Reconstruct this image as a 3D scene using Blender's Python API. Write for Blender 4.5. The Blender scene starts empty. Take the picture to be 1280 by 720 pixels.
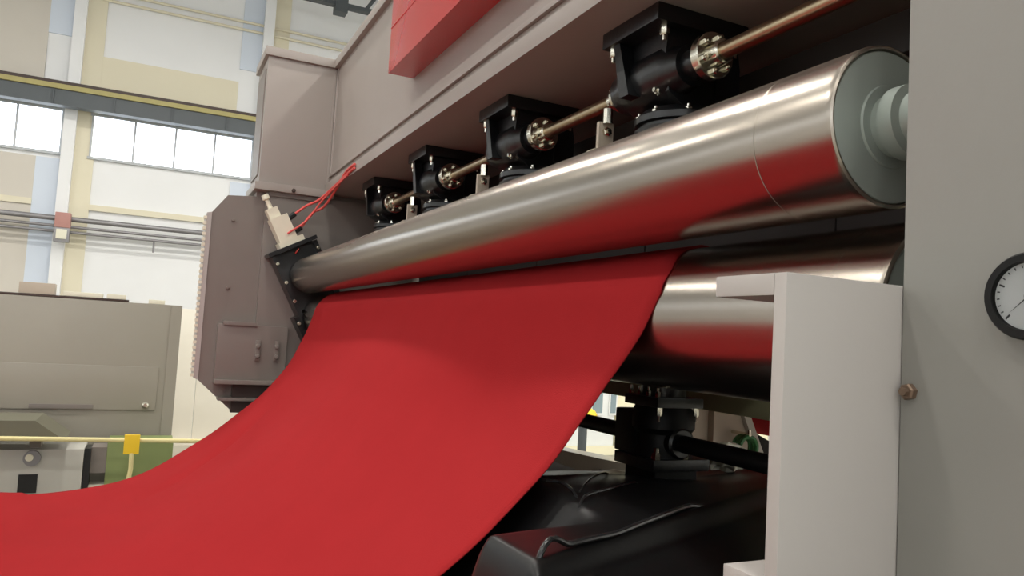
import bpy, bmesh, math, random
from mathutils import Vector, Matrix
random.seed(7)
PI = math.pi
H = 1.95                       # eye height: all coordinates below are relative to the eye, floor at -H
SC = bpy.context.scene
COL = SC.collection

# ------------------------------------------------------------------ camera
F = 951.0
def nrm(v): return Vector(v).normalized()
Yd = nrm((184-640, -(396-360), -F)); Xd = nrm((2640-640, -(540-360), -F))
Xd = (Xd - Xd.dot(Yd)*Yd).normalized(); Zd = Xd.cross(Yd)
cam = bpy.data.cameras.new('camera'); camo = bpy.data.objects.new('camera', cam); COL.objects.link(camo)
cam.sensor_width = 36; cam.lens = F/1280*36; cam.clip_start = .05; cam.clip_end = 200
camo.matrix_world = Matrix.Translation((0, 0, H)) @ Matrix((Xd, Yd, Zd)).to_4x4()
SC.camera = camo
# ------------------------------------------------------------------ world, exposure
w = bpy.data.worlds.new('world'); SC.world = w; w.use_nodes = True
w.node_tree.nodes['Background'].inputs[0].default_value = (.75, .85, 1, 1)
w.node_tree.nodes['Background'].inputs[1].default_value = .6
vs = SC.view_settings
vs.view_transform = 'Standard'; vs.look = 'None'; vs.gamma = 1; vs.use_curve_mapping = False
vs.exposure = -0.66
WIN = 4.0                      # daylight in the window panes
LAMP = 620.0                   # watts of one high-bay lamp

# ------------------------------------------------------------------ materials
def srgb(r, g, b):
    f = lambda c: (c/255/12.92) if c/255 <= .04045 else ((c/255+.055)/1.055)**2.4
    return (f(r), f(g), f(b), 1)
def mat(name, col, rough=.5, metal=0, vary=.06, scale=6, bump=0, bscale=120, coat=0, spec=.5, emit=0, stretch=None, sheen=0, rvary=0):
    m = bpy.data.materials.new(name); m.use_nodes = True
    nt = m.node_tree; N = nt.nodes; L = nt.links; b = N['Principled BSDF']
    c = srgb(*col)
    b.inputs['Roughness'].default_value = rough; b.inputs['Metallic'].default_value = metal
    b.inputs['Coat Weight'].default_value = coat; b.inputs['Specular IOR Level'].default_value = spec
    b.inputs['Sheen Weight'].default_value = sheen
    tc = N.new('ShaderNodeTexCoord'); src = tc.outputs['Object']
    if stretch:
        mp = N.new('ShaderNodeMapping'); mp.inputs['Scale'].default_value = stretch
        L.new(src, mp.inputs['Vector']); src = mp.outputs[0]
    if emit:
        b.inputs['Emission Color'].default_value = c; b.inputs['Emission Strength'].default_value = emit
    n = N.new('ShaderNodeTexNoise'); n.inputs['Scale'].default_value = scale; n.inputs['Detail'].default_value = 5
    L.new(src, n.inputs['Vector'])
    mx = N.new('ShaderNodeMix'); mx.data_type = 'RGBA'
    mx.inputs['A'].default_value = tuple(x*(1-vary) for x in c[:3])+(1,)
    mx.inputs['B'].default_value = tuple(min(1, x*(1+vary)) for x in c[:3])+(1,)
    L.new(n.outputs['Fac'], mx.inputs['Factor']); L.new(mx.outputs['Result'], b.inputs['Base Color'])
    if rvary:
        r = N.new('ShaderNodeMapRange'); r.inputs['To Min'].default_value = rough-rvary; r.inputs['To Max'].default_value = rough+rvary
        L.new(n.outputs['Fac'], r.inputs['Value']); L.new(r.outputs[0], b.inputs['Roughness'])
    if bump:
        n2 = N.new('ShaderNodeTexNoise'); n2.inputs['Scale'].default_value = bscale; n2.inputs['Detail'].default_value = 3
        L.new(src, n2.inputs['Vector'])
        bp = N.new('ShaderNodeBump'); bp.inputs['Strength'].default_value = bump; bp.inputs['Distance'].default_value = .01
        L.new(n2.outputs['Fac'], bp.inputs['Height']); L.new(bp.outputs[0], b.inputs['Normal'])
    return m
M = dict(
  taupe=mat('taupe_machine_paint', (150, 142, 136), .42, vary=.05, scale=3, bump=.04, bscale=60),
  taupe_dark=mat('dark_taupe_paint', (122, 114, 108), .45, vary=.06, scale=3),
  darkp=mat('dark_umber_paint', (44, 40, 37), .55, vary=.1, scale=3, spec=.3),
  grey=mat('grey_panel_paint', (132, 130, 125), .5, vary=.03, scale=3, bump=.015, bscale=90),
  lightgrey=mat('light_grey_paint', (176, 171, 167), .42, vary=.04, scale=4, bump=.015, bscale=90),
  steel=mat('polished_roll_steel', (164, 156, 146), .26, 1, vary=.05, scale=3, stretch=(1, .15, 1), rvary=.04),
  steel_end=mat('turned_steel_end', (158, 166, 160), .5, .4, vary=.06, scale=5),
  chrome=mat('bright_zinc', (215, 210, 195), .22, 1, vary=.08, scale=30),
  rod=mat('ground_shaft_steel', (176, 158, 130), .3, 1, vary=.06, scale=8),
  black=mat('black_gloss_enamel', (17, 18, 20), .34, vary=.25, scale=9, bump=.12, bscale=45, coat=.1),
  blackm=mat('black_oily_steel', (13, 13, 13), .5, vary=.3, scale=8, spec=.25),
  fabric=mat('red_needled_fabric', (153, 37, 40), .9, vary=.06, scale=5, bump=.2, bscale=320, spec=.05),
  red=mat('red_gloss_paint', (188, 22, 30), .25, vary=.04, scale=3, coat=.3),
  redhose=mat('red_air_hose', (214, 84, 78), .4, vary=.05),
  white=mat('white_plastic', (224, 220, 200), .4, vary=.05, scale=15),
  olive=mat('pale_olive_paint', (170, 168, 132), .45, vary=.06, scale=4),
  film=mat('black_plastic_film', (13, 13, 14), .36, vary=.3, scale=3, bump=.12, bscale=7, rvary=.06, spec=.3),
  rubber=mat('black_rubber_hose', (34, 34, 35), .22, vary=.2),
  wall=mat('white_wall_paint', (236, 237, 238), .8, vary=.04, scale=.6),
  wall_bluelit=mat('wall_bluish_light', (212, 221, 234), .8, vary=.04, scale=.6),  # bluish light on the wall, put into the colour
  wall_greylit=mat('wall_warm_grey_light', (208, 202, 192), .8, vary=.05, scale=.5),  # greyer light on the left bay, put into the colour
  cream=mat('cream_trim_and_warm_light', (226, 219, 196), .8, vary=.04, scale=.6),  # ledge and conduit colour, also painted warm light on the wall
  floor=mat('pale_epoxy_floor', (150, 146, 132), .35, vary=.08, scale=.8),
  ceil=mat('white_roof_sheet', (205, 208, 210), .7, vary=.04, scale=.5),
  crane=mat('slate_steel_beam', (78, 84, 88), .5, vary=.08, scale=1),
  yellow=mat('ochre_rail_paint', (164, 154, 98), .5, vary=.1, scale=3),
  brown=mat('dark_brown_steel', (60, 44, 38), .5, vary=.1),
  frame=mat('grey_window_frame', (186, 190, 194), .5, vary=.04),
  pipe=mat('galvanised_pipe', (140, 138, 140), .4, .5, vary=.08),
  cab=mat('warm_grey_cabinet_paint', (150, 145, 133), .32, vary=.04, scale=2, rvary=.05),
  hood=mat('dull_olive_grey_paint', (104, 102, 86), .5, vary=.06),
  cabl=mat('pale_grey_housing_paint', (186, 184, 176), .4, vary=.04),
  green=mat('leaf_green_machine_paint', (122, 134, 84), .5, vary=.08),
  tape=mat('bright_yellow_plastic', (236, 196, 40), .5, vary=.06),
  rope=mat('pale_yellow_rail', (220, 208, 150), .5, vary=.08),
  rust=mat('brown_bolt_steel', (120, 100, 84), .5, .5, vary=.2, scale=60),
  dial=mat('white_gauge_dial', (222, 226, 226), .3, vary=.03),
  ink=mat('dark_print', (70, 72, 74), .6, vary=.05),
  glassb=mat('blue_grey_window_glass', (140, 158, 165), .12, vary=.05),
  cabin=mat('white_partition_panel', (240, 243, 242), .5, vary=.03),
  cabinc=mat('partition_lamplit_cream', (246, 240, 208), .5, vary=.03),  # lamplight on the cabin front, put into the colour
  cabinc2=mat('bright_floor_stand_in', (232, 226, 212), .6, vary=.03),
  beige=mat('beige_plate_paint', (178, 166, 150), .5, vary=.05),
  ggreen=mat('green_garden_hose', (60, 120, 70), .4, vary=.1),
  firered=mat('faded_red_box', (176, 128, 120), .5, vary=.06),
  pane=mat('daylit_frosted_pane', (238, 246, 255), .3, emit=WIN, vary=.01),
  lampglow=mat('lamp_diffuser', (255, 244, 226), .4, emit=25, vary=.0),
)
mg = bpy.data.materials.new('clear_gauge_glass'); mg.use_nodes = True
_b = mg.node_tree.nodes['Principled BSDF']; _b.inputs['Transmission Weight'].default_value = 1; _b.inputs['Roughness'].default_value = .03; _b.inputs['IOR'].default_value = 1.1
M['glass'] = mg

# ------------------------------------------------------------------ mesh helpers
class MB:
    def __init__(s): s.bm = bmesh.new()
    def _xf(s, vs, mx):
        if mx: bmesh.ops.transform(s.bm, matrix=mx, verts=vs)
    def box(s, x0, x1, y0, y1, z0, z1, bev=0, mx=None):
        vs = [s.bm.verts.new((x, y, z)) for z in (z0, z1) for y in (y0, y1) for x in (x0, x1)]
        fs = [s.bm.faces.new([vs[i] for i in q]) for q in ((0,2,3,1),(4,5,7,6),(0,1,5,4),(2,6,7,3),(0,4,6,2),(1,3,7,5))]
        if bev:
            es = list({e for f in fs for e in f.edges})
            r = bmesh.ops.bevel(s.bm, geom=es, offset=bev, segments=2, profile=.7, affect='EDGES')
            vs = list({v for f in r['faces'] for v in f.verts} | {v for v in vs if v.is_valid})
        s._xf(vs, mx); return s
    def prism(s, poly, axis, a, b, mx=None):
        mk = {'x': lambda p, t: (t, p[0], p[1]), 'y': lambda p, t: (p[0], t, p[1]), 'z': lambda p, t: (p[0], p[1], t)}[axis]
        A = [s.bm.verts.new(mk(p, a)) for p in poly]; B = [s.bm.verts.new(mk(p, b)) for p in poly]
        n = len(poly)
        s.bm.faces.new(A); s.bm.faces.new(B[::-1])
        for i in range(n): s.bm.faces.new((A[i], B[i], B[(i+1) % n], A[(i+1) % n]))
        s._xf(A+B, mx); return s
    def lathe(s, p0, p1, prof, seg=32):
        """prof: list of (t along p0->p1 in metres, radius)"""
        p0 = Vector(p0); d = (Vector(p1)-p0).normalized()
        u = d.orthogonal().normalized(); v = d.cross(u)
        rings = []
        for t, r in prof:
            c = p0+d*t
            if r <= 1e-6: rings.append([s.bm.verts.new(c)])
            else: rings.append([s.bm.verts.new(c+(u*math.cos(2*PI*i/seg)+v*math.sin(2*PI*i/seg))*r) for i in range(seg)])
        for A, B in zip(rings, rings[1:]):
            for i in range(seg):
                j = (i+1) % seg
                a = (A[i], A[j]) if len(A) > 1 else (A[0],)
                b = (B[j], B[i]) if len(B) > 1 else (B[0],)
                if len(a)+len(b) > 2: s.bm.faces.new(a+b)
        if len(rings[0]) > 1: s.bm.faces.new(rings[0][::-1])
        if len(rings[-1]) > 1: s.bm.faces.new(rings[-1])
        return s
    def cyl(s, p0, p1, r, seg=24, bev=0):
        l = (Vector(p1)-Vector(p0)).length
        return s.lathe(p0, p1, [(0, r-bev), (bev, r), (l-bev, r), (l, r-bev)] if bev else [(0, r), (l, r)], seg)
    def tube(s, pts, r, seg=10):
        pts = [Vector(p) for p in pts]; rings = []
        up = Vector((.13, .31, .94)).normalized()
        for i, p in enumerate(pts):
            d = (pts[min(i+1, len(pts)-1)]-pts[max(i-1, 0)]).normalized()
            u = (up-d*up.dot(d)).normalized(); v = d.cross(u)
            rings.append([s.bm.verts.new(p+(u*math.cos(2*PI*k/seg)+v*math.sin(2*PI*k/seg))*r) for k in range(seg)])
        for A, B in zip(rings, rings[1:]):
            for k in range(seg): s.bm.faces.new((A[k], A[(k+1) % seg], B[(k+1) % seg], B[k]))
        s.bm.faces.new(rings[0][::-1]); s.bm.faces.new(rings[-1]); return s
    def grid(s, nu, nv, fn):
        V = [[s.bm.verts.new(fn(i/nu, j/nv)) for j in range(nv+1)] for i in range(nu+1)]
        for i in range(nu):
            for j in range(nv): s.bm.faces.new((V[i][j], V[i+1][j], V[i+1][j+1], V[i][j+1]))
        return s
    def blob(s, c, rx, ry, rz, jit=.15, sub=3):
        r = bmesh.ops.create_icosphere(s.bm, subdivisions=sub, radius=1)
        for v in r['verts']:
            k = 1+random.uniform(-jit, jit)
            v.co = Vector((c[0]+v.co.x*rx*k, c[1]+v.co.y*ry*k, c[2]+v.co.z*rz*k))
        return s
def catmull(pts, n=8):
    P = [Vector(p) for p in pts]; P = [2*P[0]-P[1]]+P+[2*P[-1]-P[-2]]; out = []
    for i in range(1, len(P)-2):
        for k in range(n):
            t = k/n; a, b, c, d = P[i-1:i+3]
            out.append(.5*((2*b)+(c-a)*t+(2*a-5*b+4*c-d)*t*t+(3*b-a-3*c+d)*t**3))
    out.append(P[-2]); return out

ROOTBASE = {}
def base_of(o):
    while o.parent: o = o.parent
    return ROOTBASE.get(o.name, Vector())
def finish(mb, smooth):
    bm = mb.bm
    bmesh.ops.recalc_face_normals(bm, faces=bm.faces)
    if smooth is not None:
        for f in bm.faces: f.smooth = True
        for e in bm.edges:
            if len(e.link_faces) == 2 and e.calc_face_angle(0) > math.radians(smooth): e.smooth = False
def part(name, mb, m, parent, smooth=35, kind=None, label=None):
    """mesh given in eye-relative coordinates, a child of `parent`"""
    finish(mb, smooth); b = base_of(parent)
    me = bpy.data.meshes.new(name); mb.bm.transform(Matrix.Translation(-b)); mb.bm.to_mesh(me); mb.bm.free()
    me.materials.append(M[m]); o = bpy.data.objects.new(name, me); COL.objects.link(o); o.parent = parent
    if kind: o['kind'] = kind
    if label: o['label'] = label
    return o
def thing(name, label, cat, base, group=None, kind=None):
    o = bpy.data.objects.new(name, None); COL.objects.link(o); o.empty_display_size = .1
    o.location = Vector(base)+Vector((0, 0, H)); ROOTBASE[o.name] = Vector(base)
    if kind: o['kind'] = kind
    if label: o['label'] = label
    if cat: o['category'] = cat
    if group: o['group'] = group
    return o
def solo(name, mb, m, label=None, cat=None, group=None, smooth=35, kind=None):
    """a thing that is one mesh"""
    finish(mb, smooth)
    c = [v.co for v in mb.bm.verts]
    b = Vector(((min(v.x for v in c)+max(v.x for v in c))/2, (min(v.y for v in c)+max(v.y for v in c))/2, min(v.z for v in c)))
    me = bpy.data.meshes.new(name); mb.bm.transform(Matrix.Translation(-b)); mb.bm.to_mesh(me); mb.bm.free()
    me.materials.append(M[m]); o = bpy.data.objects.new(name, me); COL.objects.link(o)
    o.location = b+Vector((0, 0, H)); ROOTBASE[o.name] = b
    for k, v in (('label', label), ('category', cat), ('group', group), ('kind', kind)):
        if v: o[k] = v
    return o
def struct(name, mb, m, label=None, smooth=35): return solo(name, mb, m, label, None, None, smooth, 'structure')
MESH = {}
def piece(name, key, make, m, parent, loc, rot=None):
    """an instance of a shared small mesh, at eye-relative loc"""
    if key not in MESH:
        mb = MB(); make(mb); finish(mb, 35); me = bpy.data.meshes.new(name); mb.bm.to_mesh(me); mb.bm.free()
        me.materials.append(M[m]); MESH[key] = me
    o = bpy.data.objects.new(name, MESH[key]); COL.objects.link(o); o.parent = parent
    o.location = Vector(loc)-base_of(parent)
    if parent.type == 'MESH' and parent.parent is None: pass
    if rot is not None: o.rotation_euler = rot
    return o
AX = {'z': (0, 0, 0), '-z': (PI, 0, 0), '-x': (0, -PI/2, 0), 'x': (0, PI/2, 0), '-y': (PI/2, 0, 0), 'y': (-PI/2, 0, 0)}
def bolt(parent, loc, d='-y', r=.013, h=.014, m='chrome'):
    return piece('bolt', ('bolt', r, h, m), lambda mb: mb.lathe((0, 0, 0), (0, 0, 1), [(0, r), (h*.8, r), (h, r*.8)], 6).lathe((0, 0, h), (0, 0, 1), [(0, r*.5), (h*.6, r*.5)], 8), m, parent, loc, AX[d])
def copy_tree(o, parent=None):
    c = o.copy(); COL.objects.link(c); c.parent = parent
    for ch in list(o.children): copy_tree(ch, c)
    return c

# ================================================================== the hall
X0, X1, Y0, Y1, ZF, ZC = -17, 20, -16, 30, -H, 15
struct('floor', MB().box(X0, X1, Y0, Y1, ZF-.2, ZF), 'floor')
struct('ceiling', MB().box(X0, X1, Y0, Y1, ZC, ZC+.2), 'ceil')
wf = struct('wall_far', MB().box(X0, X1, Y1, Y1+.3, ZF, ZC), 'wall')
struct('wall_left', MB().box(X0-.3, X0, Y0, Y1, ZF, ZC), 'wall')
struct('wall_right', MB().box(X1, X1+.3, Y0, Y1, ZF, ZC), 'wall')
struct('wall_back', MB().box(X0, X1, Y0-.3, Y0, ZF, ZC), 'wall')

WN = [0]
def window(ax, wall, a0, a1, z0, z1, n, inward):
    """a row of panes in a wall; ax: axis the row runs along"""
    WN[0] += 1
    d = .1*inward
    def bx(mb, p, q, t0, t1, lo, hi):
        t0, t1 = sorted((wall+t0*d, wall+t1*d))
        return mb.box(p, q, t0, t1, lo, hi) if ax == 'x' else mb.box(t0, t1, p, q, lo, hi)
    base = ((a0+a1)/2, wall, z0) if ax == 'x' else (wall, (a0+a1)/2, z0)
    t = thing('window_%d' % WN[0], None, None, base, kind='structure')
    fr = MB()
    bx(fr, a0-.08, a1+.08, 0, 1.2, z1, z1+.09); bx(fr, a0-.08, a1+.08, 0, 1.2, z0-.09, z0)
    step = (a1-a0)/n
    for i in range(n+1): bx(fr, a0+i*step-.035, a0+i*step+.035, 0, 1.1, z0, z1)
    part('window_frame', fr, 'frame', t)
    for i in range(n):
        part('pane', bx(MB(), a0+i*step+.035, a0+(i+1)*step-.035, .1, .6, z0, z1), 'pane', t)
for k in range(-2, 4):
    c = -2.67+6.2*k
    window('x', Y1, c+.43, c+.43+5.3, 5.42, 6.85, 4, -1)
for k in range(6): window('y', X0, -14+7.3*k, -8.6+7.3*k, 5.42, 6.85, 4, 1)
for k in range(4): window('x', Y0, -14+8*k, -8.6+8*k, 3.2, 7.4, 4, 1)
# far wall columns and ledge; cream, blue and grey strips paint in mixed light
tn = [0]
def trim_or_light_strip(mb, m, label=None):
    tn[0] += 1; return struct('trim_or_light_strip_%d' % tn[0], mb, m, label)
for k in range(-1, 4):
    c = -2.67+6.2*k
    trim_or_light_strip(MB().box(c-.42, c-.05, Y1-.35, Y1, ZF, ZC), 'wall')
    trim_or_light_strip(MB().box(c-.05, c+.55, Y1-.06, Y1, ZF, ZC), 'cream')  # warm light by the column, painted cream
    trim_or_light_strip(MB().box(c-1.15, c-.42, Y1-.05, Y1, ZF, 5.2), 'wall_bluelit')  # bluish light painted as a strip
    trim_or_light_strip(MB().box(c-1.15, c-.42, Y1-.05, Y1, 9.5, ZC), 'wall_bluelit')  # the same bluish light painted higher up
    trim_or_light_strip(MB().box(c+.55, c+5.05, Y1-.04, Y1, 7.9, 9.0), 'cream')  # warm light above the windows, painted as a band
    trim_or_light_strip(MB().box(c+.55, c+5.05, Y1-.12, Y1, 3.55, 3.75), 'cream')
trim_or_light_strip(MB().box(-9.3, -3.82, Y1-.05, Y1, ZF, 5.2), 'wall_greylit'); trim_or_light_strip(MB().box(-9.3, -3.82, Y1-.05, Y1, 7.9, ZC), 'wall_greylit')  # greyer light of the left bay, painted in
# crane runway
t = thing('crane_runway', 'slate steel crane beam with an ochre rail along the far wall', 'crane beam', (1, Y1-.9, 6.8))
part('girder', MB().box(X0+.3, X1-.3, Y1-1.0, Y1-.6, 6.84, 7.36), 'crane', t)
for i in range(20): part('stiffener', MB().box(X0+1+1.8*i, X0+1.03+1.8*i, Y1-1.06, Y1-1.0, 6.86, 7.34), 'crane', t)
part('rail', MB().box(X0+.3, X1-.3, Y1-1.08, Y1-.55, 7.36, 7.52), 'yellow', t)
part('rail_cap', MB().box(X0+.3, X1-.3, Y1-1.02, Y1-.6, 7.52, 7.64), 'brown', t)
# wall pipes
for i, (z, r, nm) in enumerate(((3.12, .09, 'thick upper'), (2.86, .05, 'thin middle'), (2.68, .05, 'thin lowest'))):
    solo('wall_pipe', MB().cyl((X0+.5, Y1-.55, z), (X1-.5, Y1-.55, z), r, 12), 'pipe', nm+' grey pipe of three running along the far wall below windows', 'pipe', 'pipes along the far wall')
for i, z in enumerate((11.35, 11.05)):
    solo('wall_conduit', MB().cyl((-2.3, Y1-.12, z-.05), (X1-.5, Y1-.12, z-.05), .05, 10), 'cream', ('upper', 'lower')[i]+' of two thin cream conduits high on the far wall', 'conduit', 'conduits high on the far wall')
solo('pipe_drop', MB().cyl((-.0, Y1-.55, 2.68), (0, Y1-.55, 2.25), .03, 8), 'pipe', 'short drop pipe hanging from the lowest wall pipe', 'pipe')
t = thing('fire_box', 'faded red and grey box on the white wall column', 'box', (-2.8, Y1-.7, 2.3))
part('wall_bracket', MB().box(-2.95, -2.78, Y1-.66, Y1-.35, 2.38, 2.55), 'pipe', t)
part('box_top', MB().box(-3.0, -2.55, Y1-1.0, Y1-.66, 2.78, 3.28, .02), 'firered', t)
bx_ = part('box_body', MB().box(-3.0, -2.55, Y1-.98, Y1-.66, 2.3, 2.78, .02), 'pipe', t)
part('box_door', MB().box(-2.93, -2.62, Y1-1.01, Y1-.98, 2.4, 2.72, .01), 'white', bx_)
# steel truss high by the far wall, above the machine
t = thing('roof_truss', 'dark green steel roof beam high above the grey machine', 'roof beam', (6, Y1-2, 11.7))
part('chord', MB().box(3.0, 16, Y1-2.1, Y1-1.8, 11.95, 12.1), 'crane', t)
part('chord', MB().box(3.0, 16, Y1-2.1, Y1-1.8, 13.0, 13.2), 'crane', t)
for i in range(8):
    a = 5.2+1.3*i
    part('brace', MB().tube([(a, Y1-1.95, 12.05), (a+(.65 if i % 2 else -.65), Y1-1.95, 13.1)], .07, 8), 'crane', t)
part('hanger', MB().box(5.35, 5.8, Y1-2.2, Y1-1.7, 11.7, 12.3), 'crane', t)
# high-bay lamps
def make_lamp(x, y, label):
    z = 11.5
    t = thing('high_bay_lamp', label, 'lamp', (x, y, z), 'high-bay lamps under the roof')
    part('housing', MB().lathe((x, y, z), (x, y, z+1), [(.02, .55), (.3, .3), (.5, .14), (.62, .14)], 24), 'pipe', t)
    part('diffuser', MB().cyl((x, y, z), (x, y, z+.02), .5, 24), 'lampglow', t)
    part('suspension', MB().cyl((x, y, z+.6), (x, y, ZC-.005), .02, 6), 'pipe', t)
    l = bpy.data.lights.new('lamp_light', 'AREA'); l.shape = 'DISK'; l.size = 1.0; l.energy = LAMP; l.color = (1, .97, .91)
    o = bpy.data.objects.new('lamp_light', l); COL.objects.link(o); o.parent = t; o.location = (0, 0, -.03)
for i in range(4):
    for j in range(5):
        make_lamp(-8.9+8.3*i, -11+7.6*j, 'round high-bay lamp hanging under the white roof, out of view')

# ================================================================== rolls
C1 = Vector((1.265, 0, .45)); R1 = .16
C2 = Vector((1.46, 0, .085)); R2 = .21
U = Vector((.471, 0, -.882)); V = Vector((.882, 0, .471))    # along / across the line of roll centres
def roll(name, label, C, R, ya, yb, ring):
    t = thing(name, label, 'roller', (C.x, ya, C.z-R))
    part('shell', MB().lathe((C.x, ring, C.z), (C.x, yb, C.z), [(0, R-.001), (.001, R), (.01, R), (yb-ring-.02, R), (yb-ring-.006, R), (yb-ring, R-.006)], 96), 'steel', t)
    e = part('end_band', MB().lathe((C.x, ya, C.z), (C.x, ring, C.z), [(.01, R*.55), (.01, R*.93), (0, R*.95), (0, R-.005), (.003, R-.001), (.008, R), (.016, R), (ring-ya-.01, R), (ring-ya-.002, R), (ring-ya-.001, R-.001)], 96), 'steel', t)
    part('end_disc', MB().lathe((C.x, ya-.004, C.z), (C.x, ya+1, C.z), [(0, R*.1), (0, R*.5), (.005, R*.51), (.007, R*.92), (.012, R*.94), (.02, R*.94)], 64), 'steel_end', t)
    j = part('journal', MB().lathe((C.x, ya-.16, C.z), (C.x, ya+1, C.z), [(0, R*.34), (.1, R*.34), (.105, R*.44), (.135, R*.44), (.14, R*.38), (.17, R*.38)], 48), 'steel_end', t)
    part('journal', MB().cyl((C.x, yb-.01, C.z), (C.x, yb+.18, C.z), R*.4, 32), 'steel_end', t)
    return t
roll('upper_roll', 'long polished steel roll above the red fabric, the upper of two', C1, R1, 1.0, 6.9, 1.2)
roll('lower_roll', 'long polished steel roll the red fabric runs over, the lower of two', C2, R2, 1.0, 6.9, 1.13)

# ------------------------------------------------------------------ red fabric
prof = []
inc = [(5.2, -.247), (4.3, -.115), (3.3, .03), (2.4, .162), (1.9, .235)]
for a in (82, 100, 118, 135, 150, 163):
    r = R2+.003
    prof.append((C2.x+r*math.cos(math.radians(a)), C2.z+r*math.sin(math.radians(a))))
prof = [(p[0], p[1]) for p in inc]+prof
out_i = len(prof)
prof += [(1.236, .03), (1.19, -.12), (1.105, -.31), (1.0, -.46), (.88, -.6), (.70, -.76), (.46, -.956), (.183, -1.141), (-.086, -1.258), (-.349, -1.322), (-.605, -1.343), (-.85, -1.335), (-1.2, -1.27), (-1.6, -1.10), (-1.95, -.86)]
pc = catmull([(x, 0, z) for x, z in prof], 6)
ln = [0]
for a, b in zip(pc, pc[1:]): ln.append(ln[-1]+(b-a).length)
S_leave = ln[(out_i-1)*6]
def smooth(a, b, x):
    t = max(0, min(1, (x-a)/(b-a))); return t*t*(3-2*t)
def lerp_tab(T, x):
    if x <= T[0][0]: return T[0][1]
    for (a, p), (b, q) in zip(T, T[1:]):
        if x <= b: return p+(q-p)*(x-a)/(b-a)
    return T[-1][1]
def fab_pt(i, j, nv):
    p = pc[i]; s = ln[i]-S_leave; v = j/nv
    near = lerp_tab(((-.2, 1.755), (-.08, 1.70), (.0, 1.697), (.12, 1.75), (.27, 1.836), (.42, 1.895), (.6, 1.94), (.75, 1.98), (.9, 2.01), (1.05, 2.04), (1.6, 2.1)), s)
    far = lerp_tab(((-.12, 6.38), (.0, 6.42), (.12, 6.5), (.3, 6.6), (.5, 6.62)), s)
    y = near+(far-near)*v
    q = Vector((p.x, y, p.z))
    k = smooth(.0, .5, s)*(1-smooth(1.6, 3.2, s))
    # slack billows: the sheet bellies out where it leaves the roll
    b = (.075*math.exp(-((v-.5)/.2)**2)-.04*math.exp(-((v-.17)/.10)**2)+.02*math.exp(-(v/.06)**2)-.01)*k
    b += .005*math.sin(2*PI*(v*5.1-s*1.3)+1)*smooth(.8, 1.6, s)
    b -= .035*math.exp(-((v-.88+.05*s)/.025)**2)*smooth(.8, 1.2, s)*(1-smooth(1.5, 2.0, s))
    i0, i1 = max(i-1, 0), min(i+1, len(pc)-1); t = (pc[i1]-pc[i0]).normalized()
    nr = Vector((t.z, 0, -t.x))
    if nr.x > 0: nr = -nr
    return q+nr*b
NV = 90
mb = MB(); VV = [[mb.bm.verts.new(fab_pt(i, j, NV)) for j in range(NV+1)] for i in range(len(pc))]
for i in range(len(pc)-1):
    for j in range(NV): mb.bm.faces.new((VV[i][j], VV[i+1][j], VV[i+1][j+1], VV[i][j+1]))
fo = solo('fabric_web', mb, 'fabric', 'wide red fabric sheet sagging out between the two steel rolls', 'fabric', smooth=180)
sd = fo.modifiers.new('thickness', 'SOLIDIFY'); sd.thickness = .004; sd.offset = 0
# batch roll it winds onto (left of the view)
t = thing('fabric_batch', 'thick wound roll of red fabric on the floor, out of view at left', 'fabric roll', (-2.55, 4.3, ZF))
part('winding', MB().lathe((-2.55, 2.0, ZF+.74), (-2.55, 6.6, ZF+.74), [(0, .1), (0, .735), (4.6, .735), (4.6, .1)], 64), 'fabric', t)
part('core', MB().cyl((-2.55, 1.8, ZF+.74), (-2.55, 6.8, ZF+.74), .09, 24), 'cabl', t)

t = thing('fabric_feed_roll', 'wound supply roll of red fabric behind the beige stand', 'fabric roll', (5.2, 4.2, ZF))
part('winding', MB().lathe((5.2, 1.8, -.5), (5.2, 6.62, -.5), [(0, .1), (0, .25), (4.82, .25), (4.82, .1)], 48), 'fabric', t)
part('core', MB().cyl((5.2, 1.6, -.5), (5.2, 6.85, -.5), .07, 20), 'cabl', t)
for y in (1.65, 6.8): part('stand', MB().prism([(4.95, ZF), (5.45, ZF), (5.27, -.48), (5.13, -.48)], 'y', y-.03, y+.03), 'taupe_dark', t)
# ================================================================== overhead beam
XB = 1.43; ZB = 1.235
t = thing('overhead_beam', 'long taupe box beam running over the rolls', 'beam', (1.9, 4, ZB))
part('web', MB().box(XB, 2.4, .5, 7.07, ZB+.03, 2.42), 'taupe', t)
part('bottom_flange', MB().box(XB-.045, 2.44, .5, 7.07, ZB, ZB+.085, .006), 'taupe', t)
part('seam_strip', MB().box(XB-.02, XB, .5, 7.07, ZB+.15, ZB+.175, .004), 'taupe', t)
part('top_cap', MB().box(XB-.04, 2.44, .5, 7.07, 2.42, 2.5, .006), 'taupe', t)
part('end_plate', MB().box(1.475, 2.4, 7.07, 7.6, ZB, 2.42), 'taupe', t)
part('weld_bead', MB().tube([(XB, 7.06, z) for z in (ZB+.05, 1.8, 2.42)], .012, 8), 'taupe', t)
# red cover hung on the beam
t = thing('red_cover_box', 'bright red sheet metal box fixed to the side of the overhead beam', 'cover box', (1.34, 3, 1.64))
part('shell', MB().box(1.26, XB, 1.2, 4.68, 1.64, 2.66, .004), 'red', t)
part('seam', MB().box(1.258, 1.26, 1.2, 4.676, 1.93, 1.936), 'red', t)

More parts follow.
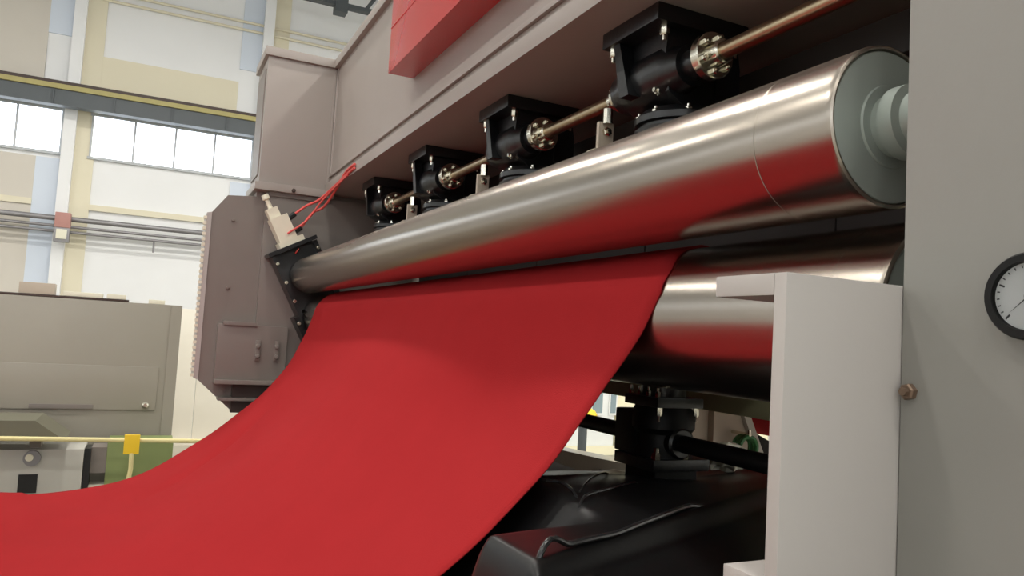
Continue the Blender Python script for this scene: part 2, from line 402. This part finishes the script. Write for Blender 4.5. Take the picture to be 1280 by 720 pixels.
# far side frame -------------------------------------------------------------
YF = 7.1
t = thing('side_frame', 'taupe steel side frame holding the far ends of the rolls', 'machine frame', (1.5, YF, ZF))
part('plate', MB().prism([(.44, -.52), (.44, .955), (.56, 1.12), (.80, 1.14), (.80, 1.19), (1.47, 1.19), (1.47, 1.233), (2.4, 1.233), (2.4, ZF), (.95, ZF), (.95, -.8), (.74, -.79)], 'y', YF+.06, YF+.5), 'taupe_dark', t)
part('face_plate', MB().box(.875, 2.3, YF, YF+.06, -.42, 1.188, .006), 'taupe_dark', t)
part('edge_fold', MB().prism([(.40, -.5), (.40, .945), (.44, .955), (.44, -.52)], 'y', YF+.05, YF+.42), 'lightgrey', t)
tb = MB()
for i in range(30): tb.box(.375, .402, YF+.045, YF+.10, -.49+.0475*i, -.465+.0475*i)
part('slotted_edge', tb, 'white', t, smooth=None)
part('end_block', MB().box(.80, 1.43, YF-.02, YF+.62, 1.24, 2.42, .006), 'taupe', t)
cp = part('block_cap', MB().box(.77, 1.45, YF-.05, YF+.65, 2.42, 2.5, .006), 'taupe', t)
part('block_foot', MB().box(.765, 1.47, YF-.07, YF+.66, 1.19, 1.26, .006), 'taupe', t)
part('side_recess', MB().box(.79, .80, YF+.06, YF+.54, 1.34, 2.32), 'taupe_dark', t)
part('corner_seam', MB().box(1.40, 1.415, YF-.03, YF-.02, 1.27, 2.4), 'taupe', t)
part('ledge', MB().box(.60, .88, YF-.07, YF+.06, -.03, .005, .004), 'taupe_dark', t)
part('lower_bracket', MB().box(.56, 1.15, YF-.05, YF+.06, -.5, -.02, .008), 'taupe_dark', t)
part('ledge', MB().box(.56, 1.2, YF-.16, YF+.06, -.535, -.5, .004), 'taupe_dark', t)
part('ledge', MB().box(.60, .96, YF-.12, YF+.06, -.68, -.655, .004), 'taupe_dark', t)
part('lower_pocket', MB().box(.72, 1.2, YF-.02, YF+.06, -.79, -.54), 'brown', t)
for x in (.90, 1.06):
    part('slot_clamp', MB().box(x-.02, x+.02, YF-.075, YF-.05, -.33, -.15, .006), 'taupe_dark', t)
    bolt(t, (x, YF-.075, -.2), '-y', .022, .02, 'taupe_dark'); bolt(t, (x, YF-.075, -.29), '-y', .022, .02, 'taupe_dark')
for (x, z) in ((.62, .9), (.62, .3), (.66, -.6)): bolt(t, (x, YF+.06, z), '-y', .018, .014, 'taupe_dark')
bolt(t, (1.10, YF-.07, 1.215), '-y', .02, .016, 'brown')
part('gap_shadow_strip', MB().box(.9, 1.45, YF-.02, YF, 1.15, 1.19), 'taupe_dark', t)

# far bearing blocks ----------------------------------------------------------
def slab(mb, C, a0, a1, b0, b1, y0, y1):
    pts = [C+U*a+V*b for a, b in ((a0, b0), (a0, b1), (a1, b1), (a1, b0))]
    return mb.prism([(p.x, p.z) for p in pts], 'y', y0, y1)
t = thing('bearing_block', 'black bearing block carrying the far end of the upper roll', 'bearing', (1.25, 7.0, .1))
part('top_plate', slab(MB(), C1, -.31, -.275, -.25, .20, 6.84, 7.09), 'black', t)
part('housing', slab(MB(), C1, -.275, .26, -.19, .16, 6.93, 7.09), 'black', t)
part('guide_rail', slab(MB(), C1, -.27, .30, -.225, -.185, 6.88, 7.09), 'black', t)
part('guide_rail', slab(MB(), C1, -.27, .30, .155, .195, 6.88, 7.09), 'black', t)
for a, b in ((-.2, -.205), (-.02, -.205), (.16, -.205), (-.2, .175)):
    p = C1+U*a+V*b; bolt(t, (p.x, 6.88, p.z), '-y', .018, .018)
p = C1+U*-.23+V*-.02; part('grease_nipple', MB().tube([(p.x, 6.93, p.z), (p.x, 6.89, p.z), (p.x+.02, 6.87, p.z+.04)], .012, 8), 'chrome', t)
t = thing('bearing_block', 'black bearing block carrying the far end of the lower roll', 'bearing', (1.45, 7.0, -.15))
part('housing', slab(MB(), C2, -.12, .22, -.23, .22, 6.93, 7.09), 'black', t)
part('guide_rail', slab(MB(), C2, -.12, .26, -.27, -.23, 6.88, 7.09), 'black', t)
for a in (-.06, .14):
    p = C2+U*a+V*-.25; bolt(t, (p.x, 6.88, p.z), '-y', .018, .018)
# valve cylinder and hoses
t = thing('air_valve', 'cream pneumatic valve on top of the far black bearing block', 'valve', (1.06, 6.96, .7))
part('body', slab(MB(), C1, -.58, -.31, -.11, .05, 6.88, 7.04), 'white', t)
part('foot', slab(MB(), C1, -.36, -.31, -.13, .10, 6.87, 7.05), 'white', t)
part('cap', slab(MB(), C1, -.67, -.58, -.10, .0, 6.91, 7.01), 'white', t)
p0 = C1+U*-.67+V*-.05; p1 = C1+U*-.80+V*-.05
part('stem', MB().lathe((p0.x, 6.96, p0.z), (p1.x, 6.96, p1.z), [(0, .022), (.08, .018), (.09, .034), (.13, .03)], 14), 'white', t)
fit = []
for a, b in ((-.53, .05), (-.40, .05)):
    q0 = C1+U*a+V*b; q1 = C1+U*(a-.02)+V*(b+.07); fit.append(q1)
    part('fitting', MB().cyl((q0.x, 6.93, q0.z), (q1.x, 6.93, q1.z), .024, 10), 'black', t)
tgt = [(1.36, 6.6, 1.21), (1.40, 6.6, 1.22)]
for k, q in enumerate(fit):
    e = tgt[k]
    pts = catmull([(q.x, 6.93, q.z), (q.x+.09, 6.90, q.z+.08+.06*k), ((q.x+e[0])/2+.05, 6.8, (q.z+e[2])/2+.02), e, (1.374, 6.2, 1.25+.03*k), (1.372, 5.9, 1.262+.03*k)], 6)
    solo('air_hose', MB().tube(pts, .011, 8), 'redhose', ('upper', 'lower')[k]+' thin red air hose from the cream valve to the beam', 'hose', 'red air hoses')
pts = catmull([(1.05, 6.86, .80), (1.20, 6.84, .93), (1.30, 6.75, 1.10), (1.36, 6.5, 1.20), (1.37, 6.1, 1.24)], 6)
solo('air_hose', MB().tube(pts, .009, 8), 'redhose', 'slack red air hose hanging below the other two by the cream valve', 'hose', 'red air hoses')

# ================================================================== screw jacks under the beam
GX = 1.555; GY = [2.19, 3.45, 4.71, 5.97]
def make_jack(y, label):
    o = Vector((GX, y, ZB))
    t = thing('screw_jack', label, 'gearbox', o, 'black screw jacks under the overhead beam')
    def B(x0, x1, y0, y1, z0, z1, b=0): return MB().box(o.x+x0, o.x+x1, o.y+y0, o.y+y1, o.z+z0, o.z+z1, b)
    part('mount_plate', B(0, .42, 0, .37, -.065, -.001, .006), 'black', t)
    part('housing', MB().prism([(o.x+a, o.z+b) for a, b in ((.08, -.06), (.40, -.06), (.42, -.16), (.42, -.30), (.38, -.345), (.16, -.345), (.09, -.30), (.07, -.16))], 'y', o.y+.04, o.y+.32), 'black', t)
    part('worm_case', MB().lathe((o.x+.145, o.y-.02, o.z-.215), (o.x+.145, o.y+1, o.z-.215), [(0, .06), (.0, .075), (.05, .085), (.09, .105), (.33, .105), (.37, .09), (.41, .085), (.41, .05)], 32), 'black', t)
    part('neck', MB().cyl((o.x+.145, o.y-.11, o.z-.215), (o.x+.145, o.y+.0, o.z-.215), .055, 24), 'black', t)
    part('gusset', MB().prism([(o.y+.27, o.z-.06), (o.y+.31, o.z-.06), (o.y+.25, o.z-.29), (o.y+.19, o.z-.29)], 'x', o.x+.015, o.x+.07), 'black', t)
    part('gusset', MB().prism([(o.x+.30, o.z-.06), (o.x+.38, o.z-.06), (o.x+.34, o.z-.30), (o.x+.30, o.z-.30)], 'y', o.y+.03, o.y+.08), 'black', t)
    fl = part('base_flange', MB().lathe((o.x+.25, o.y+.17, o.z-.435), (o.x+.25, o.y+.17, o.z), [(0, .172), (.025, .178), (.03, .160), (.042, .160), (.047, .178), (.072, .178), (.10, .15)], 40), 'black', t)
    part('screw_tube', MB().cyl((o.x+.25, o.y+.17, o.z-.62), (o.x+.25, o.y+.17, o.z-.435), .09, 24), 'black', t)
    for k in range(8):
        a = 2*PI*k/8+.3
        bolt(fl, (o.x+.25+0.16*math.cos(a), o.y+.17+0.16*math.sin(a), o.z-.363), 'z', .014, .016)
    for x, yy in ((.03, .33), (.06, .04), (.39, .04)):
        bolt(t, (o.x+x, o.y+yy, o.z-.065), '-z', .018, .035)
    bolt(t, (o.x+.085, o.y+.09, o.z-.29), '-x', .018, .016)
    return t
jl = ['black screw jack under the beam, largest and nearest of the four', 'black screw jack under the beam, second from the near end',
      'black screw jack under the beam, third from the near end', 'black screw jack under the beam, smallest and farthest of the four']
j0 = make_jack(GY[0], jl[0])
for k in (1, 2, 3):
    c = copy_tree(j0); c.location.y = GY[k]+0; c['label'] = jl[k]
# drive shafts
def make_shaft(y, length, label):
    x, z = GX+.145, ZB-.215
    t = thing('drive_shaft', label, 'shaft', (x, y, z), 'drive shafts between the screw jacks')
    fl = part('flange', MB().lathe((x, y, z), (x, y-1, z), [(0, .05), (0, .082), (.03, .082), (.034, .078), (.034, .04)], 40), 'chrome', t)
    for k in range(6):
        a = 2*PI*k/6+.4; bolt(fl, (x+.06*math.cos(a), y-.034, z+.06*math.sin(a)), '-y', .013, .016)
    part('hub', MB().lathe((x, y-.03, z), (x, y-1, z), [(0, .046), (.05, .042), (.055, .036)], 28), 'chrome', t)
    part('rod', MB().cyl((x, y-.03, z), (x, y-length, z), .029, 32), 'rod', t)
    h = part('end_coupling', MB().lathe((x, y-length, z), (x, y+1, z), [(0, .03), (0, .062), (.025, .062), (.03, .045), (.08, .04)], 28), 'chrome', t)
    for k in range(5):
        a = 2*PI*k/5; bolt(h, (x+.05*math.cos(a), y-length+.03, z+.05*math.sin(a)), 'y', .011, .012)
    return t
sl = ['polished drive shaft from the nearest screw jack toward the grey panel', 'polished drive shaft between the nearest and second screw jacks',
      'polished drive shaft between the second and third screw jacks', 'polished drive shaft between the third and farthest screw jacks']
make_shaft(GY[0]-.11, 1.238, sl[0])
s1 = make_shaft(GY[1]-.11, .738, sl[1])
for k in (2, 3):
    c = copy_tree(s1); c.location.y = GY[k]-.11; c['label'] = sl[k]
# pale latch brackets beside the jacks
for k, lb in enumerate(('pale metal bracket with a bolt behind the nearest screw jack', 'pale metal bracket with a bolt behind the second screw jack', 'pale metal bracket with a bolt behind the third screw jack')):
    y = GY[k]+.42
    t = thing('lock_bracket', lb, 'bracket', (1.63, y, .6), 'pale brackets behind the screw jacks')
    part('plate', MB().box(1.59, 1.66, y, y+.02, .58, .90, .004), 'beige', t)
    part('foot', MB().box(1.56, 1.70, y-.02, y+.04, .58, .78, .004), 'beige', t)
    part('stud', MB().cyl((1.62, y-.015, .89), (1.62, y-.015, .95), .02, 8), 'chrome', t)
    bolt(t, (1.625, y, .86), '-y', .02, .016)
# plate added to keep the space behind jacks and rolls dark
t = thing('rear_dark_plate', 'dark taupe plate added to darken the space behind the rolls', 'backing plate', (2.42, 4, .2))
for i in range(5): part('panel', MB().box(2.36, 2.4, .85+1.25*i, .85+1.25*(i+1)-.008, .2, ZB-.002, .004), 'darkp', t)  # panels of the added dark plate
part('stiffener', MB().box(2.3, 2.36, .85, 7.09, .62, .67), 'darkp', t)
# second row of dark jacks' tie bar
solo('tie_bar', MB().box(2.1, 2.22, .95, 7.05, .98, 1.12, .008), 'darkp', 'dark steel tie bar under the beam behind the screw jacks', 'bar')

# ================================================================== lower side of the machine
solo('lower_beam', MB().box(2.15, 2.38, .7, 7.08, -.255, -.005, .008), 'olive', 'pale olive crossbeam below and behind the lower roll', 'beam')
LX, LZ = 1.70, -.33
def make_lower(y, label):
    t = thing('lower_screw_jack', label, 'gearbox', (LX, y, -.62), 'black screw jacks below the lower roll')
    part('top_plate', MB().box(LX-.10, LX+.10, y-.10, y+.10, -.21, -.175, .005), 'black', t)
    part('base_plate', MB().box(LX-.12, LX+.12, y-.12, y+.12, -.425, -.385, .005), 'black', t)
    part('housing', MB().lathe((LX, y, -.385), (LX, y, 0), [(0, .112), (.02, .107), (.03, .10), (.08, .10), (.10, .115), (.14, .115), (.175, .10)], 28), 'blackm', t)
    part('side_case', MB().box(LX-.11, LX+.06, y+.02, y+.14, -.385, -.23, .01), 'blackm', t)
    part('worm_case', MB().cyl((LX, y-.12, LZ), (LX, y+.18, LZ), .055, 24, .008), 'black', t)
    part('screw_tube', MB().cyl((LX, y, -.175), (LX, y, -.13), .08, 20), 'black', t)
    for i in range(4):
        bolt(t, (LX-.08+.053*i, y-.085, -.21), '-z', .010, .03); bolt(t, (LX-.085, y-.08+.053*i, -.175), 'z', .010, .02)
    for i in (-1, 1): bolt(t, (LX+.06*i-.04, y-.105, -.385), 'z', .016, .025)
    part('pedestal', MB().box(LX-.09, LX+.09, y-.09, y+.09, -.62, -.425, .005), 'blackm', t)
    return t
g0 = make_lower(2.25, 'black screw jack below the lower roll, beside the grey channel')
c = copy_tree(g0); c.location.y = 3.52; c['label'] = 'black screw jack below the lower roll, half hidden by the red fabric'
solo('lower_shaft', MB().cyl((LX, 2.44, LZ), (LX, 3.39, LZ), .03, 20), 'blackm', 'black drive shaft between the lower jacks, seen against bright background', 'shaft')
solo('lower_shaft', MB().cyl((LX, .95, LZ), (LX, 2.125, LZ), .03, 20), 'blackm', 'black drive shaft running from lower jack toward the grey channel', 'shaft')
# bed under the lower jacks
t = thing('machine_bed', 'black steel bed carrying the lower screw jacks', 'machine bed', (1.8, 4, ZF))
part('top_rail', MB().box(1.5, 1.95, 2.0, 7.0, -.72, -.62, .01), 'blackm', t)
for y in (2.2, 3.4, 5.2, 6.8): part('leg', MB().box(1.55, 1.9, y-.12, y+.12, ZF, -.72, .01), 'blackm', t)
# black plastic film draped over the lower machinery
def film(u, v):
    x = .66+u*2.01; y = 1.1+v*1.75
    d = (x-.79)*-.413+(y-1.40)*.911                # distance behind the front crease
    z = -.53+.085*smooth(2.75, 2.0, y)-.05*(1-smooth(-.03, .02, d))-.2*(1-smooth(-.5, -.05, d))
    z += .010*math.sin(3.1*x+1.7*y)+.006*math.sin(7*x-4*y+1)
    for (a, b, c, h) in ((.35, -1.0, 1.72, .010), (.8, -.9, 1.0, .012)):
        d2 = (a*x+b*y+c)/math.hypot(a, b); z += h*math.exp(-abs(d2)/.03)
    e = max(0, .05-u)/.05; z -= .6*e*e
    e = max(0, .10-v)/.10; z -= .45*e*e
    e = max(0, v-.93)/.07; z -= .25*e*e
    e = max(0, u-.93)/.07; z -= .25*e*e
    cap = lerp_tab(((.5, -1.02), (.70, -.86), (.88, -.70), (1.0, -.57), (1.105, -.42), (1.19, -.22), (1.25, 0)), x)
    z += (min(z, cap)-z)*smooth(1.62, 1.80, y)
    return (x, y, max(z, ZF+.01))
fm = solo('plastic_film', MB().grid(150, 140, film), 'film', 'creased black plastic film draped over the machinery below the rolls', 'plastic film', smooth=180)
def on_film(pts, r):
    """lay a path (x, y, lift) on the film"""
    return [(x, y, film((x-.66)/2.01, (y-1.1)/1.75)[2]+r+l) for x, y, l in pts]
for pts, r, lb in (
    ([(1.09, 1.79, -.01), (1.14, 1.842, .004), (1.248, 1.892, .008), (1.34, 1.95, .006), (1.416, 2.005, 0), (1.45, 2.03, -.012)], .005, 'thin black cable curving over the film below the lower jack'),
    ([(1.06, 2.22, 0), (1.09, 2.10, .01), (1.108, 2.023, .012), (1.141, 1.985, .012), (1.138, 1.91, .004), (1.13, 1.87, -.01)], .005, 'thin black cable arching out beside the red fabric edge'),
    ([(1.17, 1.925, -.008), (1.199, 1.953, .006), (1.30, 2.06, .010), (1.419, 2.18, .006), (1.50, 2.26, -.01)], .003, 'thinnest straight black cable rising toward the lower jack'),
    ([(.69, 1.385, -.02), (.78, 1.425, 0), (.87, 1.458, .002), (.94, 1.484, .002), (1.03, 1.52, .002), (1.132, 1.57, .002), (1.26, 1.635, .002), (1.388, 1.705, 0), (1.47, 1.74, -.014)], .007, 'long curved black hose lying along the front fold of the plastic film')):
    solo('hose', MB().tube(catmull(on_film(pts, r), 8), r, 10), 'rubber', lb, 'hose', 'black hoses on the plastic film')

# things seen through the gap below the rolls
t = thing('rear_stand', 'beige plate stand behind the lower roll with a sloping edge', 'stand', (3.4, 4.3, ZF))
part('plate', MB().prism([(3.1, -.2), (3.72, -.2), (4.05, -.85), (4.3, ZF), (3.0, ZF)], 'y', 4.2, 4.26), 'beige', t)
part('edge_strip', MB().prism([(3.72, -.2), (3.78, -.2), (4.11, -.85), (4.36, ZF), (4.3, ZF), (4.05, -.85)], 'y', 4.16, 4.26), 'cabl', t)
part('rib', MB().box(3.56, 3.59, 4.14, 4.2, -1.2, -.2), 'beige', t)
part('foot', MB().box(2.9, 4.4, 4.1, 4.5, ZF, ZF+.05), 'beige', t)
solo('dark_chute', MB().prism([(3.85, -.44), (4.3, -.62), (4.85, -.86), (4.85, ZF), (4.35, ZF)], 'y', 4.52, 4.62), 'blackm', 'dark sloping plate beside the beige stand', 'plate')
mb = MB()
for k in range(3):
    pts = [(3.78+.075*math.cos(a)+.004*k, 4.10-.028*k, -.655+.075*math.sin(a)) for a in [2*PI*i/28 for i in range(29)]]
    mb.tube(pts, .015, 8)
solo('hose_coil', mb, 'ggreen', 'small coil of green hose hung on the beige stand', 'hose coil')
t = thing('hose_hook', 'small steel hook holding the green hose coil', 'hook', (3.78, 4.12, -.56))
part('arm', MB().cyl((3.78, 4.2, -.565), (3.78, 4.02, -.565), .012, 8), 'chrome', t); part('tip', MB().cyl((3.78, 4.03, -.565), (3.78, 4.03, -.53), .012, 8), 'chrome', t)
solo('crumpled_rag', MB().blob((2.25, 2.55, -.45), .10, .07, .055, .3, 3), 'white', 'crumpled white rag lying on the black film', 'rag', smooth=None)
t = thing('machine_plinth', 'low grey plinth behind the black lower jack', 'plinth', (3.9, 6.3, ZF))
part('block', MB().prism([(2.9, ZF), (2.9, -.98), (3.3, -.94), (3.8, -1.04), (4.6, -1.18), (4.6, ZF)], 'y', 5.9, 6.6), 'cab', t)
bolt(t, (3.8, 5.9, -1.18), '-y', .05, .04, 'black'); bolt(t, (4.0, 5.9, -1.26), '-y', .05, .04, 'black')
# white cabin
CY = 11.5
t = thing('office_cabin', 'white partition cabin with two narrow windows behind the machine', 'cabin', (8, CY, ZF))
for i in range(4): part('panel', MB().box(5.0+.66*i, 5.0+.66*(i+1)-.012, CY, CY+.08, ZF, 1.4, .004), 'cabin', t)
for i in range(4): part('panel', MB().box(7.66+.9*i, 7.66+.9*(i+1)-.012, CY-.02, CY+.08, ZF, 1.4, .004), 'cabinc', t)  # lamp-lit part of the front, painted cream
part('kick_board', MB().box(5.0, 11.2, CY-.06, CY-.02, ZF, ZF+.16), 'cabinc', t)
part('rail', MB().box(7.66, 11.2, CY-.05, CY-.02, -1.36, -1.33), 'cabin', t)
part('side', MB().box(5.0, 5.08, CY+.08, CY+4, ZF, 1.4), 'cabin', t)
part('roof', MB().box(4.9, 11.3, CY-.1, CY+4.1, 1.4, 1.48), 'cabin', t)
for x in (7.12, 7.49):
    f = part('window_frame', MB().box(x, x+.26 if x < 7.3 else x+.17, CY-.03, CY, -1.26, .3, .004), 'cabin', t)
    part('pane', MB().box(x+.03, x+.23 if x < 7.3 else x+.14, CY-.036, CY-.03, -1.22, .27), 'glassb', f)
t = thing('warning_post', 'dark post with a yellow round head in front of the white cabin', 'post', (6.2, 10.2, ZF))
part('post', MB().cyl((6.2, 10.2, ZF), (6.2, 10.2, -1.25), .07, 16), 'crane', t)
part('head', MB().lathe((6.3, 10.2, -1.25), (6.3, 10.2, 1), [(0, .05), (.05, .11), (.14, .13), (.2, .09), (.24, .02)], 20), 'tape', t)
solo('floor_crate', MB().box(6.0, 6.35, 10.9, 11.2, ZF, ZF+.18, .01), 'beige', 'small beige crate on the floor beside the dark post', 'crate')

# ================================================================== near side: panel, channel, gauge
t = thing('near_frame', 'grey side panel of the machine at the right, with a gauge', 'machine frame', (1.5, .55, ZF))
part('panel', MB().box(1.1, 2.4, .2, .838, ZF, 2.3, .002), 'grey', t)
bolt(t, (1.1, .821, -.048), '-x', .0135, .012, 'rust')
# C-shaped channel bracket
t = thing('channel_bracket', 'light grey steel channel bracket standing against the grey panel', 'bracket', (.95, .9, -.50))
part('web', MB().box(.849, 1.14, .840, .865, -.50, .122, .003), 'lightgrey', t)
part('flange', MB().box(.849, 1.14, .865, .996, .088, .122, .003), 'lightgrey', t)
part('flange', MB().box(.849, 1.14, .865, .952, -.372, -.334, .003), 'lightgrey', t)
# pressure gauge
gy, gz = .628, .098
t = thing('pressure_gauge', 'round pressure gauge with black rim and white dial on the grey panel', 'gauge', (1.09, gy, gz-.06))
part('case', MB().lathe((1.1, gy, gz), (0, gy, gz), [(0, .052), (.018, .055), (.02, .0)], 48), 'black', t)
part('rim', MB().lathe((1.1, gy, gz), (0, gy, gz), [(.0, .058), (.026, .0605), (.032, .057), (.032, .0475), (.02, .046), (.015, .046), (.0, .058)], 48), 'blackm', t)
dl = part('dial', MB().cyl((1.081, gy, gz), (1.0765, gy, gz), .0485, 48), 'dial', t)
for k in range(21):
    a = math.radians(-135+270*k/20); r0 = .036 if k % 5 == 0 else .040
    d = Vector((0, math.sin(a), math.cos(a))); n = Vector((0, d.z, -d.y))
    m_ = MB(); w_ = .0009 if k % 5 else .0014
    vs_ = [m_.bm.verts.new(Vector((1.0762, gy, gz))+d*r+n*s_) for r, s_ in ((r0, -w_), (r0, w_), (.044, w_), (.044, -w_))]
    m_.bm.faces.new(vs_); part('tick', m_, 'ink', dl)
d = Vector((0, math.sin(2.3), math.cos(2.3))); n = Vector((0, d.z, -d.y)); c0 = Vector((1.0745, gy, gz))
m_ = MB(); m_.bm.faces.new([m_.bm.verts.new(v) for v in (c0-d*.012-n*.0016, c0-d*.012+n*.0016, c0+d*.036)]); part('needle', m_, 'ink', dl)
part('hub', MB().cyl((1.0765, gy, gz), (1.072, gy, gz), .005, 16), 'ink', t)
part('glass', MB().cyl((1.071, gy, gz), (1.0695, gy, gz), .0488, 40), 'glass', t)

# ================================================================== neighbouring machine at left
CYB = 9.5
t = thing('grey_cabinet', 'tall warm grey machine cabinet with a wide flap door at left', 'cabinet', (-.8, CYB, ZF))
part('body', MB().box(-2.6, .35, CYB, CYB+1.6, ZF, .15, .015), 'cab', t)
fd = part('flap_door', MB().box(-2.5, .165, CYB-.02, CYB, -1.04, -.56, .006), 'cab', t)
part('knob', MB().lathe((.06, CYB-.02, -.985), (.06, 0, -.985), [(0, .03), (.03, .035), (.045, .02)], 16), 'chrome', fd)
part('pull', MB().box(-1.05, -.45, CYB-.035, CYB-.02, -1.035, -.985, .006), 'taupe_dark', fd)
part('top_strip', MB().box(-2.6, -.2, CYB+.0, CYB+.25, .151, .175, .004), 'brown', t)
part('corner_post', MB().box(.24, .355, CYB-.008, CYB+.0, ZF, .145), 'cab', t)
for k, (x, wd, hh, lb) in enumerate(((-1.25, .33, .12, 'beige box lying on the grey cabinet top, the leftmost'), (-.84, .38, .05, 'white flat tray on the grey cabinet, left of the two smaller'), (-.42, .19, .05, 'white flat tray on the grey cabinet, between the two others'), (.0, .17, .045, 'white flat tray nearest the right end of the grey cabinet'))):
    zz = .176 if x+wd < -.19 else .151
    if x < -.19 < x+wd: wd = -.2-x
    solo('tray', MB().box(x, x+wd, CYB+.02, CYB+.2, zz, zz+hh, .006), 'beige' if k == 0 else 'white', lb, 'tray', 'small trays on the cabinet top')
# low white housing, green base, hood and rail in front of it
LY = 8.8
t = thing('feeder_housing', 'pale grey low machine housing with a black square opening', 'machine housing', (-1.2, LY, ZF))
part('body', MB().box(-2.4, -.46, LY, LY+.55, ZF, -1.36, .01), 'cabl', t)
part('opening', MB().box(-1.0, -.84, LY-.012, LY+.0, -1.78, -1.6), 'black', t)
pc_ = part('port', MB().lathe((-.9, LY-.05, -1.44), (-.9, LY+1, -1.44), [(0, .05), (0, .075), (.05, .075)], 20), 'pipe', t)
part('plug', MB().cyl((-.92, LY-.07, -1.43), (-.92, LY-.05, -1.43), .035, 14), 'white', pc_)
part('side_gap', MB().box(-.455, -.40, LY+.02, LY+.3, ZF, -1.36), 'black', t)
part('hood', MB().prism([(-2.4, -1.24), (-2.4, -1.05), (-.88, -1.05), (-.62, -1.24)], 'y', LY-.25, LY+.4), 'hood', t)
part('hood_leg', MB().box(-2.3, -2.2, LY, LY+.3, -1.37, -1.24), 'cab', t); part('hood_leg', MB().box(-.95, -.85, LY+.1, LY+.3, -1.37, -1.24), 'cab', t)
t = thing('green_base', 'leaf green machine base between the pale housing and the red fabric', 'machine base', (.1, LY+.2, ZF))
part('body', MB().box(-.26, .36, LY+.1, LY+.55, ZF, -1.30, .01), 'green', t)
part('flank', MB().box(-.40, -.26, LY+.1, LY+.4, -1.62, -1.36), 'taupe_dark', t)
part('step', MB().box(-.40, -.22, LY+.05, LY+.3, ZF, -1.74), 'white', t)
t = thing('guard_rail', 'pale yellow guard rail along the low grey housing', 'rail', (0, LY-.3, -1.3))
part('bar', MB().cyl((-2.4, LY-.3, -1.185), (1.2, LY-.3, -1.255), .022, 12), 'rope', t)
for x in (-2.2, 1.1): part('post', MB().cyl((x, LY-.3, ZF), (x, LY-.3, -1.22), .022, 10), 'rope', t)
t = thing('yellow_tag', 'bright yellow plastic tag hanging on the pale guard rail', 'tag', (-.03, LY-.33, -1.7))
part('clip', MB().box(-.105, .035, LY-.36, LY-.328, -1.36, -1.17, .008), 'tape', t)
part('strap', MB().tube([(-.03, LY-.345, -1.35), (-.025, LY-.345, -1.5), (-.05, LY-.345, -1.72)], .022, 8), 'rope', t)
# cream board added behind the frame, standing in for the bright floor
t = thing('bright_floor_board', 'cream white board added behind the taupe side frame in place of bright floor', 'stand-in board', (1.1, 13, ZF))
for i in range(3): part('added_board', MB().box(.12+.66*i, .12+.66*(i+1)-.01, 13, 13.05, ZF, .16, .004), 'cabinc2', t)
part('foot', MB().box(.12, 2.1, 12.9, 13.15, ZF, ZF+.04), 'cabinc2', t)
# dark plate added out of view to darken the upper roll's underside reflection
solo('reflection_dark_plate', MB().box(-.6, 2.6, -1.2, 1.75, ZF, ZF+.02, .004), 'darkp', 'dark plate added below the view to darken the reflection in the upper roll', 'added plate')
